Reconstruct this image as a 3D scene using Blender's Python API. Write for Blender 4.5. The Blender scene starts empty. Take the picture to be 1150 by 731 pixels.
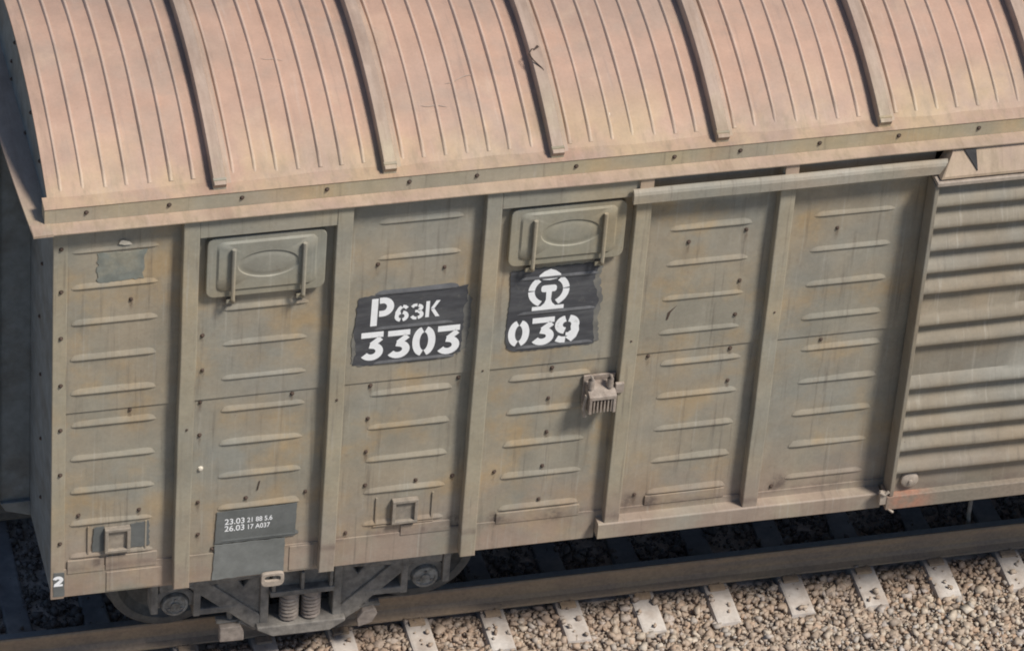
import bpy, math, random
import numpy as np
from mathutils import Vector, Matrix
random.seed(7); rng = np.random.default_rng(11)
S = bpy.context.scene
COL = S.collection
PI = math.pi

# ------------------------------------------------------------------ camera
cam = bpy.data.cameras.new('camera'); camo = bpy.data.objects.new('camera', cam); COL.objects.link(camo)
r_ = Vector((0.96888453, -0.23866485, 0.06558861)); u_ = Vector((0.09915559, 0.61706392, 0.78064095))
f_ = Vector((0.22678392, 0.74984746, -0.62152864))
M4 = Matrix((r_, u_, -f_)).transposed().to_4x4()
M4.translation = Vector((-4.15374431, -23.72373621, 22.5435456))
camo.matrix_world = M4
cam.sensor_fit = 'HORIZONTAL'; cam.sensor_width = 36.0; cam.lens = 5439.84 * 36.0 / 1150.0
cam.clip_start = 1.0; cam.clip_end = 3000.0
S.camera = camo
S.render.resolution_x = 1024; S.render.resolution_y = 650

# ------------------------------------------------------------------ sky, sun, exposure
SUN_EL, SUN_AZ = math.radians(55), math.radians(44)      # azimuth: to the right of the side wall's normal (-Y)
L = Vector((math.sin(SUN_AZ) * math.cos(SUN_EL), -math.cos(SUN_AZ) * math.cos(SUN_EL), math.sin(SUN_EL)))
W = bpy.data.worlds.new('World'); S.world = W; W.use_nodes = True
nt = W.node_tree; bg = nt.nodes['Background']
sky = nt.nodes.new('ShaderNodeTexSky'); sky.sky_type = 'NISHITA'; sky.sun_disc = False
sky.sun_elevation = SUN_EL; sky.sun_rotation = math.atan2(L.x, L.y)
sky.air_density = 1.0; sky.dust_density = 0.8; sky.ozone_density = 2.5
nt.links.new(sky.outputs[0], bg.inputs[0]); bg.inputs[1].default_value = 0.095
sl = bpy.data.lights.new('sun', 'SUN'); sl.energy = 4.3; sl.angle = math.radians(11); sl.color = (1.0, 0.95, 0.87)
so = bpy.data.objects.new('sun', sl); COL.objects.link(so)
so.rotation_euler = (-L).to_track_quat('-Z', 'Y').to_euler(); so.location = (6, -10, 20)
S.view_settings.view_transform = 'Standard'; S.view_settings.look = 'None'
S.cycles.filter_width = 1.9
S.view_settings.exposure = 0.0; S.view_settings.gamma = 1.0

# ------------------------------------------------------------------ materials
class NT:
    def __init__(s, name):
        s.m = bpy.data.materials.new(name); s.m.use_nodes = True
        s.t = s.m.node_tree; s.b = s.t.nodes['Principled BSDF']; s._pos = None
    def n(s, typ, **kw):
        o = s.t.nodes.new(typ)
        for k, v in kw.items(): setattr(o, k, v)
        return o
    def l(s, a, b): s.t.links.new(a, b)
    def pos(s):
        if s._pos is None: s._pos = s.n('ShaderNodeNewGeometry').outputs['Position']
        return s._pos
    def noise(s, scale, detail=4, rough=.6, stretch=None, off=(0, 0, 0), dist=0.0):
        mp = s.n('ShaderNodeMapping'); s.l(s.pos(), mp.inputs[0])
        if stretch: mp.inputs['Scale'].default_value = stretch
        mp.inputs['Location'].default_value = off
        no = s.n('ShaderNodeTexNoise'); s.l(mp.outputs[0], no.inputs['Vector'])
        no.inputs['Scale'].default_value = scale; no.inputs['Detail'].default_value = detail
        no.inputs['Roughness'].default_value = rough; no.inputs['Distortion'].default_value = dist
        return no.outputs['Fac']
    def ramp(s, x, lo, hi, a=0.0, b=1.0):
        r = s.n('ShaderNodeMapRange', interpolation_type='SMOOTHSTEP'); s.l(x, r.inputs[0])
        r.inputs[1].default_value = lo; r.inputs[2].default_value = hi
        r.inputs[3].default_value = a; r.inputs[4].default_value = b
        return r.outputs[0]
    def math(s, op, a, b=None):
        m = s.n('ShaderNodeMath', operation=op)
        for i, q in enumerate((a, b)):
            if q is None: continue
            if isinstance(q, (int, float)): m.inputs[i].default_value = q
            else: s.l(q, m.inputs[i])
        return m.outputs[0]
    def mix(s, fac, a, b, mode='MIX'):
        m = s.n('ShaderNodeMix', data_type='RGBA', blend_type=mode)
        if isinstance(fac, (int, float)): m.inputs[0].default_value = fac
        else: s.l(fac, m.inputs[0])
        for i, q in ((6, a), (7, b)):
            if isinstance(q, tuple): m.inputs[i].default_value = (*q, 1.0)
            else: s.l(q, m.inputs[i])
        return m.outputs[2]
    def axis(s, i):
        x = s.n('ShaderNodeSeparateXYZ'); s.l(s.pos(), x.inputs[0]); return x.outputs[i]
    def value(s, col, fac, lo, hi):
        v = s.ramp(fac, .25, .75, lo, hi); cb = s.n('ShaderNodeCombineColor')
        for i in range(3): s.l(v, cb.inputs[i])
        return s.mix(1.0, col, cb.outputs[0], 'MULTIPLY')
    def done(s, col, rough=.65, bump=None, strength=.15, dist=.004, metal=0.0, spec=.35):
        if isinstance(col, tuple): s.b.inputs['Base Color'].default_value = (*col, 1)
        else: s.l(col, s.b.inputs['Base Color'])
        if isinstance(rough, float): s.b.inputs['Roughness'].default_value = rough
        else: s.l(rough, s.b.inputs['Roughness'])
        s.b.inputs['Metallic'].default_value = metal
        s.b.inputs['Specular IOR Level'].default_value = spec
        if bump is not None:
            bp = s.n('ShaderNodeBump'); bp.inputs['Strength'].default_value = strength; bp.inputs['Distance'].default_value = dist
            s.l(bump, bp.inputs['Height']); s.l(bp.outputs[0], s.b.inputs['Normal'])
        return s.m

STAINS = [(1.115, 3.335, .09), (1.60, 3.325, .10), (3.09, 3.365, .08), (3.57, 3.355, .08), (3.02, 1.22, .10), (3.42, 1.20, .10), (3.95, 1.24, .09), (4.10, 1.22, .09), (5.01, 1.25, .10), (.30, 1.23, .06), (2.72, 1.24, .11), (3.62, 2.34, .13)]
def wall_mat(name, base=(.333, .280, .206), green=(.287, .261, .206), ochre=(.398, .285, .159), pink=(.314, .230, .182), dirt=(.123, .101, .082), k=1.0, stains=False):
    q = NT(name)
    c = q.mix(q.ramp(q.noise(1.3, 4), .38, .62), base, green)
    c = q.mix(q.math('MULTIPLY', q.ramp(q.noise(1.9, 5, off=(3, 1, 7)), .46, .68), .85 * k), c, ochre)
    c = q.mix(q.math('MULTIPLY', q.ramp(q.noise(.9, 3, off=(8, 0, 2)), .42, .66), .5), c, (.25, .262, .245))
    z = q.axis(2)
    low = q.math('MULTIPLY', q.ramp(z, 1.75, 1.0), q.ramp(q.noise(2.4, 5, off=(5, 5, 1)), .3, .6))
    c = q.mix(q.math('MULTIPLY', low, .75), c, pink)
    st = q.noise(3.2, 5, .65, stretch=(8, 1, .4), off=(1, 2, 3))
    c = q.mix(q.math('MULTIPLY', q.ramp(st, .54, .76), .5), c, dirt)
    st = q.noise(4.1, 5, .6, stretch=(9, 1, .35), off=(6, 2, 3))
    c = q.mix(q.math('MULTIPLY', q.ramp(st, .56, .76), .4), c, (.42, .39, .33))
    c = q.mix(q.math('MULTIPLY', q.ramp(q.noise(9, 6, .75, off=(2, 2, 9)), .58, .76), .45), c, (.19, .14, .11))
    c = q.mix(q.math('MULTIPLY', q.ramp(q.noise(24, 5, .75, off=(4, 9, 2)), .66, .72), .55), c, (.15, .10, .07))
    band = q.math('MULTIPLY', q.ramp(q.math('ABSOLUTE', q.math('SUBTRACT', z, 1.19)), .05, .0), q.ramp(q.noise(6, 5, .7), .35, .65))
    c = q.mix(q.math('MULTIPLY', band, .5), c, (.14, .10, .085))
    if stains:                                           # grease and rust marks at hinges, welds and the lock
        rag = q.ramp(q.noise(16, 5, .7, off=(3, 3, 3)), .3, .62)
        for sx, sz, sr in STAINS:
            d = q.n('ShaderNodeVectorMath', operation='DISTANCE'); q.l(q.pos(), d.inputs[0]); d.inputs[1].default_value = (sx, 0, sz)
            c = q.mix(q.math('MULTIPLY', q.math('MULTIPLY', q.ramp(d.outputs['Value'], sr, sr * .2), rag), .75), c, (.10, .075, .065))
    c = q.value(c, q.noise(40, 4, .7), .94, 1.05); c = q.value(c, q.noise(2.7, 6, .7, off=(11, 0, 4)), .86, 1.12)
    return q.done(c, q.ramp(q.noise(5, 3), .3, .7, .55, .8), q.noise(18, 5, .6), .22, .006)

def roof_mat(name, a=(.462, .295, .214), b=(.402, .271, .205), yel=(.479, .351, .214), k=1):
    q = NT(name)
    c = q.mix(q.ramp(q.noise(.9, 4), .35, .65), a, b)
    y = q.axis(1)
    edge = q.math('MULTIPLY', q.ramp(y, .62, .08), q.ramp(q.noise(1.7, 4, off=(4, 0, 0)), .35, .62))
    c = q.mix(q.math('MULTIPLY', edge, .85), c, yel)
    c = q.mix(q.math('MULTIPLY', q.ramp(q.noise(2.1, 5, off=(9, 2, 0)), .52, .74), .45), c, (.37, .28, .22))
    c = q.mix(q.math('MULTIPLY', q.ramp(q.noise(1.6, 6, .65, off=(3, 8, 1), dist=.6), .46, .66), .65), c, (.365, .27, .21))
    c = q.mix(q.math('MULTIPLY', q.ramp(q.noise(3.0, 5, .6, off=(1, 1, 8)), .55, .75), .5), c, (.50, .355, .25))
    c = q.mix(q.math('MULTIPLY', q.ramp(q.noise(2.4, 6, .7, stretch=(9, .5, .5)), .54, .78), .5), c, (.27, .195, .16))
    c = q.mix(q.math('MULTIPLY', q.ramp(q.noise(2.9, 6, .7, stretch=(7, .5, .5), off=(4, 4, 1)), .56, .78), .35), c, (.54, .43, .35))
    c = q.mix(q.math('MULTIPLY', q.ramp(q.noise(26, 5, .75, off=(4, 9, 2)), .66, .74), .45), c, (.20, .13, .10))
    md = q.math('MODULO', q.math('ADD', q.axis(0), 1.0965 * 4 - 1.006), 1.0965)
    near = q.math('ADD', q.ramp(md, .20, .08), q.ramp(md, .98, 1.09))
    c = q.mix(q.math('MULTIPLY', q.math('MULTIPLY', near, q.ramp(q.noise(3.5, 5, .7, stretch=(5, .7, .7), off=(1, 5, 5)), .35, .68)), .55), c, (.27, .185, .135))
    c = q.mix(q.math('MULTIPLY', q.math('MULTIPLY', q.ramp(y, .30, .12), q.ramp(q.noise(5, 5, .7, stretch=(3, 1, 1), off=(7, 5, 5)), .45, .7)), .5), c, (.27, .21, .14))
    if k != 1: c = q.mix(1.0, c, (k, k, k), 'MULTIPLY')
    c = q.value(c, q.noise(60, 4, .75), .95, 1.04); c = q.value(c, q.noise(3.3, 6, .7, off=(2, 7, 4)), .90, 1.08)
    return q.done(c, q.ramp(q.noise(6, 3), .3, .7, .5, .75), q.noise(9, 5, .65), .2, .008)

def plain(name, col, var=.25, rough=.7, scale=12, alt=None, metal=0.0, bump=.2):
    q = NT(name); c = col
    if alt: c = q.mix(q.ramp(q.noise(scale * .35, 5, off=(1, 4, 2)), .4, .66), col, alt)
    c = q.value(c, q.noise(scale, 5, .7), 1 - var, 1 + var)
    return q.done(c, rough, q.noise(scale * 3, 4), bump, .004, metal)

def shade_and_grime(q):                                           # shade under the wagon painted into the bed, mixed with oil and brake dust
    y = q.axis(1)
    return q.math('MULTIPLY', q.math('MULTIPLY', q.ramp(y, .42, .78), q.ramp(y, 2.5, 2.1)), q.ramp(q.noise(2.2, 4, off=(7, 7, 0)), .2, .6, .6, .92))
def rustdust(q):                                        # brown rust dust shed beside the rail
    return q.math('MULTIPLY', q.ramp(q.axis(1), .05, .60), q.ramp(q.noise(3.1, 5, .7, off=(2, 9, 0)), .3, .62, .2, .75))
def rubble_mat():
    q = NT('ballast_stone')
    g = q.n('ShaderNodeNewGeometry')
    cr = q.n('ShaderNodeValToRGB'); q.l(g.outputs['Random Per Island'], cr.inputs[0])
    e = cr.color_ramp; e.interpolation = 'CONSTANT'
    pal = [(0, (0.416, 0.331, 0.255)), (.14, (0.336, 0.259, 0.196)), (.26, (0.512, 0.429, 0.337)), (.40, (0.440, 0.338, 0.255)), (.52, (0.560, 0.489, 0.399)),
           (.60, (0.272, 0.218, 0.172)), (.68, (0.416, 0.376, 0.330)), (.78, (0.464, 0.331, 0.234)), (.86, (0.464, 0.421, 0.385)), (.94, (0.376, 0.293, 0.220))]
    e.elements[0].position = 0; e.elements[0].color = (*pal[0][1], 1); e.elements[1].position = pal[1][0]; e.elements[1].color = (*pal[1][1], 1)
    for p, c in pal[2:]:
        k = e.elements.new(p); k.color = (*c, 1)
    c = q.mix(q.math('MULTIPLY', q.ramp(q.noise(1.4, 4), .4, .65), .35), cr.outputs[0], (.44, .35, .28))
    c = q.mix(rustdust(q), c, (.30, .205, .145))
    c = q.mix(shade_and_grime(q), c, (.085, .078, .075))
    c = q.value(c, q.noise(60, 4, .7), .8, 1.15)
    return q.done(c, .9, q.noise(90, 3), .3, .003)

def track_side_mat():                                   # rusty rail with running surface worn bright along the head
    q = NT('rail_steel')
    c = q.mix(q.ramp(q.noise(3, 5), .35, .65), (.33, .235, .15), (.27, .195, .135))
    c = q.mix(q.math('MULTIPLY', q.ramp(q.noise(1.2, 4, stretch=(.3, 1, 6)), .45, .7), .6), c, (.20, .17, .145))
    c = q.value(c, q.noise(40, 4), .85, 1.15)
    return q.done(c, .8, q.noise(40, 4), .2, .003)

M = {}
M['wall'] = wall_mat('weathered_olive_paint', stains=True)
M['post'] = wall_mat('weathered_post_paint', base=(.370, .311, .221), green=(.338, .299, .221), ochre=(.398, .304, .185), k=.6)
M['door'] = wall_mat('weathered_door_paint', base=(.257, .212, .153), green=(.236, .200, .149), ochre=(.290, .216, .139), pink=(.265, .203, .157), k=.5)
M['shutter'] = wall_mat('weathered_shutter_paint', base=(.295, .257, .184), green=(.268, .248, .186), ochre=(.336, .254, .150), k=.6)
M['roof'] = roof_mat('dusty_roof_paint')
M['roofrib'] = roof_mat('pale_rib_paint', a=(.524, .370, .285), b=(.489, .358, .277), yel=(.541, .421, .285))  # roof ribs in a paler tone than the roof sheets
M['strip'] = roof_mat('dusty_roof_strip_paint', a=(.437, .320, .248), b=(.389, .301, .235), yel=(.418, .343, .230))
M['flange'] = roof_mat('dusty_eave_paint', a=(.461, .322, .244), b=(.424, .309, .236), yel=(.451, .345, .240))
M['track'] = wall_mat('weathered_rail_paint', base=(.376, .308, .233), green=(.338, .294, .220), ochre=(.395, .304, .202), k=.6)
M['fascia'] = wall_mat('weathered_fascia_paint', base=(.465, .358, .225), green=(.408, .335, .211), ochre=(.475, .335, .194), pink=(.35, .27, .19))
M['end'] = plain('end_wall_paint', (.19, .21, .215), .18, .7, 10, (.15, .155, .15))
M['dark'] = plain('dark_grey_steel', (.05, .05, .052), .3, .8, 14, (.035, .033, .033))  # even dark grey shared by underframe, side sill, axles and small plates
M['bogie'] = plain('dusty_cast_steel', (.235, .213, .187), .3, .85, 16, (.16, .147, .133))
M['wheel'] = plain('brake_dust_wheel', (.085, .083, .08), .25, .7, 18, (.11, .105, .095))
M['cap'] = plain('axle_cap_steel', (.27, .26, .24), .35, .6, 30, (.15, .135, .115))
M['spring'] = plain('rusty_spring', (.31, .26, .22), .25, .8, 20, (.23, .19, .165))
q = NT('dark_paint')
c0 = q.mix(q.ramp(q.noise(2.5, 5, .6, stretch=(.6, 1, 3)), .42, .66), (.062, .063, .070), (.098, .099, .104))
c0 = q.mix(q.math('MULTIPLY', q.ramp(q.noise(13, 5, .75, off=(5, 1, 1)), .58, .72), .6), c0, (.15, .145, .135))
M['blank'] = q.done(q.value(c0, q.noise(9, 5, .7, stretch=(1, 1, 4)), .82, 1.18), .6, q.noise(30, 4), .08, .003)
M['blankrib'] = plain('patch_rib_paint', (.135, .135, .14), .2, .6, 12, (.105, .105, .11), bump=.08)  # ribs crossing the dark patches, a lighter grey than the patch
M['blank2'] = plain('grey_paint', (.135, .14, .135), .15, .7, 9, (.115, .12, .115), bump=.08)
M['blank3'] = plain('pale_grey_paint', (.19, .195, .185), .15, .7, 9, (.16, .165, .155), bump=.08)
M['overspray'] = plain('thin_dark_overspray', (.15, .145, .135), .2, .7, 14, (.20, .19, .165), bump=.08)
M['faded'] = plain('faded_grey_paint', (.20, .21, .185), .2, .7, 14, (.27, .255, .20), bump=.08)
q = NT('white_paint')
M['white'] = q.done(q.value(q.mix(q.ramp(q.noise(20, 5), .62, .8), (.86, .86, .86), (.62, .62, .61)), q.noise(30, 4), .95, 1.03), .6)
M['rivet'] = plain('rusty_bolt', (.075, .05, .038), .3, .8, 40)
M['chip'] = plain('bare_filler', (.62, .56, .46), .15, .8, 30)
M['pale'] = plain('pale_bracket_paint', (.36, .30, .245), .2, .7, 20)
M['lock'] = plain('lock_paint', (.33, .275, .23), .25, .7, 22, (.24, .19, .155))
M['tag'] = plain('tag_holder_paint', (.29, .245, .195), .22, .7, 18, (.23, .20, .165))
M['rail'] = track_side_mat()
q = NT('weathered_concrete')
c0 = q.mix(q.ramp(q.noise(5, 5), .4, .66), (.60, .55, .50), (.46, .40, .35))
M['sleeper'] = q.done(q.value(q.mix(shade_and_grime(q), q.mix(q.math('MULTIPLY', rustdust(q), .6), c0, (.34, .25, .185)), (.11, .105, .105)), q.noise(16, 5, .7), .85, 1.12), .9, q.noise(40, 4), .25, .004)
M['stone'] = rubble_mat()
M['bed'] = plain('ballast_grit', (.33, .27, .22), .35, .95, 30, (.42, .34, .28), bump=.6)
M['soil'] = plain('dry_soil', (.23, .18, .13), .3, .95, 3, (.16, .15, .09))
q = NT('door_sill_paint')
mask = q.n('ShaderNodeVectorMath', operation='DISTANCE'); q.l(q.pos(), mask.inputs[0]); mask.inputs[1].default_value = (5.9, -.17, 1.12)
c0 = q.mix(q.ramp(q.noise(2, 4), .35, .65), (.25, .20, .155), (.22, .19, .15))
c0 = q.mix(q.math('MULTIPLY', q.ramp(mask.outputs['Value'], .24, .04), q.ramp(q.noise(9, 4), .25, .55)), c0, (.36, .19, .13))
M['sill'] = q.done(q.value(c0, q.noise(40, 4), .85, 1.12), .7, q.noise(25, 4), .2, .004)

# ------------------------------------------------------------------ mesh builder
class MB:
    def __init__(s): s.v = []; s.f = []; s.sm = []
    def add(s, vs, fs, smooth=False):
        o = len(s.v); s.v += [tuple(map(float, p)) for p in vs]; s.f += [tuple(i + o for i in f) for f in fs]; s.sm += [smooth] * len(fs); return s
    def box(s, x0, x1, y0, y1, z0, z1):
        return s.add([(x0, y0, z0), (x1, y0, z0), (x1, y1, z0), (x0, y1, z0), (x0, y0, z1), (x1, y0, z1), (x1, y1, z1), (x0, y1, z1)],
                     [(0, 3, 2, 1), (4, 5, 6, 7), (0, 1, 5, 4), (1, 2, 6, 5), (2, 3, 7, 6), (3, 0, 4, 7)])
    def prism_y(s, poly, y0, y1):                       # polygon of (x,z), counter-clockwise seen from -Y
        n = len(poly)
        vs = [(x, y0, z) for x, z in poly] + [(x, y1, z) for x, z in poly]
        fs = [tuple(range(n)), tuple(range(2 * n - 1, n - 1, -1))]
        fs += [(i, i + n, (i + 1) % n + n, (i + 1) % n) for i in range(n)]
        return s.add(vs, fs)
    def prism_x(s, poly, x0, x1, smooth=False):         # polygon of (y,z)
        n = len(poly)
        vs = [(x0, y, z) for y, z in poly] + [(x1, y, z) for y, z in poly]
        fs = [(i, (i + 1) % n, (i + 1) % n + n, i + n) for i in range(n)]
        s.add(vs, fs, smooth)
        return s.add([(x0, y, z) for y, z in poly] + [(x1, y, z) for y, z in poly], [tuple(range(n - 1, -1, -1)), tuple(range(n, 2 * n))])
    def strip_x(s, poly, x0, x1, amp=.0018, step=.28):  # long folded steel strip, slightly out of true
        n = max(4, int((x1 - x0) / step)); ph = random.uniform(0, 6); P = []
        for k in range(n + 1):
            x = x0 + (x1 - x0) * k / n; wy = amp * (math.sin(1.9 * x + ph) + .6 * math.sin(5.1 * x + 2 * ph)); wz = amp * (math.sin(1.3 * x + 2.2 * ph) + .7 * math.sin(4.3 * x + ph))
            P.append([(x, y + wy * (y < -.0015), z + wz * (y < -.0015)) for y, z in poly])
        s.grid([r + [r[0]] for r in P], False); s.add(P[0], [tuple(range(len(poly)))]); s.add(P[-1], [tuple(range(len(poly) - 1, -1, -1))]); return s
    def tube(s, pts, rad, n=8, caps=True):
        pts = [Vector(p) for p in pts]; rings = []
        rr = rad if isinstance(rad, (list, tuple)) else [rad] * len(pts)
        ref = Vector((0, 0, 1))
        for i, p in enumerate(pts):
            t = (pts[min(i + 1, len(pts) - 1)] - pts[max(i - 1, 0)]).normalized()
            a = t.cross(ref if abs(t.dot(ref)) < .95 else Vector((1, 0, 0))).normalized(); b = t.cross(a)
            rings.append([p + (a * math.cos(2 * PI * k / n) + b * math.sin(2 * PI * k / n)) * rr[i] for k in range(n)])
        vs = [v for r in rings for v in r]
        fs = [(i * n + k, i * n + (k + 1) % n, (i + 1) * n + (k + 1) % n, (i + 1) * n + k) for i in range(len(pts) - 1) for k in range(n)]
        s.add(vs, fs, True)
        if caps: s.add(rings[0], [tuple(range(n - 1, -1, -1))]); s.add(rings[-1], [tuple(range(n))])
        return s
    def lathe_y(s, cx, cz, prof, n=32, smooth=True):    # profile of (radius, y) round an axis along Y
        m = len(prof)
        vs = [(cx + r * math.cos(2 * PI * k / n), y, cz + r * math.sin(2 * PI * k / n)) for k in range(n) for r, y in prof]
        fs = [(k * m + i, k * m + i + 1, ((k + 1) % n) * m + i + 1, ((k + 1) % n) * m + i) for k in range(n) for i in range(m - 1)]
        return s.add(vs, fs, smooth)
    def grid(s, P, smooth=True):                        # P[i][j] = point
        m = len(P[0]); vs = [p for r in P for p in r]
        fs = [(i * m + j, i * m + j + 1, (i + 1) * m + j + 1, (i + 1) * m + j) for i in range(len(P) - 1) for j in range(m - 1)]
        return s.add(vs, fs, smooth)
    def mesh(s, name, mat):
        me = bpy.data.meshes.new(name); me.from_pydata(s.v, [], s.f)
        me.polygons.foreach_set('use_smooth', s.sm); me.materials.append(mat)
        import bmesh
        b = bmesh.new(); b.from_mesh(me); bmesh.ops.recalc_face_normals(b, faces=b.faces); b.to_mesh(me); b.free()
        if any(s.sm): me.set_sharp_from_angle(angle=math.radians(40))
        return me
    def build(s, name, mat, parent=None, bevel=0.0):
        o = link(name, s.mesh(name, mat), parent)
        if bevel:
            bv = o.modifiers.new('bevel', 'BEVEL'); bv.width = bevel; bv.segments = 2; bv.limit_method = 'ANGLE'
        return o
def link(name, me, parent=None, loc=(0, 0, 0)):
    o = bpy.data.objects.new(name, me); COL.objects.link(o); o.location = loc
    if parent: o.parent = parent
    return o
def tag(o, label, cat, group=None, kind=None):
    if label: o['label'] = label
    if cat: o['category'] = cat
    if group: o['group'] = group
    if kind: o['kind'] = kind
    return o
def override(o, mat):
    o.material_slots[0].link = 'OBJECT'; o.material_slots[0].material = mat

# ------------------------------------------------------------------ ground and track
YR, YC = 0.699, 1.453                                    # near rail centre, track centre
RAILH = 0.176; ZS = -0.212                               # sleeper top
g = MB(); g.add([(-1500, -1500, -.95), (1500, -1500, -.95), (1500, 1500, -.95), (-1500, 1500, -.95)], [(0, 1, 2, 3)])
tag(g.build('ground', M['soil']), None, None, kind='structure')
prof = [(-2.4, -.948), (-1.0, -.315), (-.72, -.276), (.2, -.276), (2.7, -.276), (3.7, -.276), (3.95, -.315), (5.3, -.948)]
b = MB(); xs = [-40 + i * 2.0 for i in range(56)]
b.grid([[(x, y, z) for y, z in prof] for x in xs], False)
tag(b.build('ballast_bed', M['bed']), None, None, kind='structure')

def rail_section(yc):
    h = [(-.075, -.176), (-.075, -.164), (-.03, -.150), (-.0085, -.128), (-.0085, -.052), (-.034, -.038), (-.0365, -.008), (-.030, -.001)]
    h = [(y, z * 1.14) for y, z in h]
    return [(yc + y, z) for y, z in h] + [(yc - y, z) for y, z in reversed(h)]
for nm, yc, lb in (('rail', YR, 'rusty steel rail in front, under the near wheels of the boxcar'), ('rail', 2 * YC - YR, 'rusty steel rail on the far side, beneath the boxcar')):
    b = MB(); sec = rail_section(yc); sec = [(y, z) for y, z in sec][::-1]; b.prism_x(sec, -38, 68)
    o = tag(b.build(nm, M['rail']), lb, 'rail')
    w = MB(); w.add([(-38, yc - .022, .0004), (68, yc - .022, .0004), (68, yc + .029, .0004), (-38, yc + .029, .0004)], [(0, 1, 2, 3)])
    w.add([(-38, yc - .022, -.002), (68, yc - .022, -.002), (68, yc + .029, -.002), (-38, yc + .029, -.002)], [(3, 2, 1, 0)])
    w.build('running_surface', plain('polished_steel', (.34, .34, .35), .12, .35, 20, metal=.8, bump=.05), o)

SL_X0, SL_P = 3.235, 0.547
def sleeper_mesh():
    b = MB(); top, bot = .085, .135
    st = [(.235, ZS - .01), (.30, ZS - .004), (.52, ZS), (.90, ZS), (1.15, ZS - .03), (YC, ZS - .045), (2 * YC - 1.15, ZS - .03), (2 * YC - .90, ZS), (2 * YC - .52, ZS), (2 * YC - .235, ZS - .01)]
    P = []
    for y, z in st: P.append([(-bot, y - (.02 if y < .3 else 0), ZS - .2), (-top, y, z - .004), (-top + .015, y, z), (top - .015, y, z), (top, y, z - .004), (bot, y - (.02 if y < .3 else 0), ZS - .2)])
    b.grid(P, False)
    for e in (0, -1): b.add(P[e], [(0, 1, 2, 3, 4, 5)])
    return b.mesh('sleeper', M['sleeper'])
slm = sleeper_mesh()
cb = MB()
cb.tube([(-.03, -.10, .004), (-.03, -.045, .022), (.0, -.03, .026), (.03, -.045, .022), (.03, -.12, .012)], .009, 6)
cb.box(-.055, .055, -.14, -.085, -.002, .02)
clipm = cb.mesh('rail_clip', M['rail'])
for k in range(-12, 14):
    x = SL_X0 + SL_P * k
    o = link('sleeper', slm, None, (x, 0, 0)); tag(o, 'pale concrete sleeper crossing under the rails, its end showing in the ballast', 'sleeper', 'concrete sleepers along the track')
    c = link('rail_clip', clipm, o, (0, YR, ZS)); c = link('rail_clip', clipm, o, (0, YR, ZS)); c.rotation_euler = (0, 0, PI)

# ballast stones: one mass of separate small stones
def ballast():
    base = np.array([(x, y, z) for x in (-1, 1) for y in (-1, 1) for z in (-1, 1)], float) * .72
    F = np.array([(0, 1, 3), (0, 3, 2), (4, 6, 7), (4, 7, 5), (0, 4, 5), (0, 5, 1), (2, 3, 7), (2, 7, 6), (0, 2, 6), (0, 6, 4), (1, 5, 7), (1, 7, 3)])
    N = 80000
    x = rng.uniform(-3.2, 8.6, N); y = np.where(rng.random(N) < .62, rng.uniform(-.95, .72, N), rng.uniform(.5, 3.4, N))
    sx = np.abs((x - SL_X0 + SL_P / 2) % SL_P - SL_P / 2)
    on = (sx < .082 + .02 * np.sin(23 * y + 5 * np.floor(x / SL_P))) & (y > .262) & (y < 2.67)
    keep = ~(on & (rng.random(N) > .06)) & ~(np.abs(y - YR) < .045) & ~(np.abs(y - 2 * YC + YR) < .045)
    x, y, on = x[keep], y[keep], on[keep]; N = len(x)
    r = np.clip(rng.lognormal(math.log(.0155), .5, N), .006, .040)
    z = np.where(y < -.72, -.276 + (y + .72) * .30, -.276) + r * .2 + rng.uniform(-.012, .03, N)
    near = np.abs(y - YR) < .11
    z = np.where(near, z - .02, z); z = np.where(on, ZS + r * .4, z); r = np.where(on, r * .7, r)
    sc = r[:, None] * rng.uniform(.65, 1.35, (N, 3)); sc[:, 2] *= .8
    v = base[None] * sc[:, None, :] * (1 + rng.uniform(-.5, .25, (N, 8, 3)))
    a = rng.uniform(0, 2 * PI, N); tl = rng.uniform(0, PI, N)
    c, s_ = np.cos(tl), np.sin(tl); v = np.stack([v[..., 0], v[..., 1] * c[:, None] - v[..., 2] * s_[:, None], v[..., 1] * s_[:, None] + v[..., 2] * c[:, None]], -1)
    c, s_ = np.cos(a), np.sin(a); v = np.stack([v[..., 0] * c[:, None] - v[..., 1] * s_[:, None], v[..., 0] * s_[:, None] + v[..., 1] * c[:, None], v[..., 2]], -1)
    v += np.stack([x, y, z], -1)[:, None, :]
    f = (F[None] + (np.arange(N) * 8)[:, None, None]).reshape(-1)
    me = bpy.data.meshes.new('ballast'); me.vertices.add(N * 8); me.vertices.foreach_set('co', v.reshape(-1).astype(np.float32))
    me.loops.add(N * 36); me.loops.foreach_set('vertex_index', f.astype(np.int32))
    me.polygons.add(N * 12); me.polygons.foreach_set('loop_start', np.arange(0, N * 36, 3, dtype=np.int32))
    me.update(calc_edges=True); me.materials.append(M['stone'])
    tag(link('ballast', me), 'loose tan and grey crushed stone around the sleepers', 'ballast', kind='stuff')
ballast()

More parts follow.
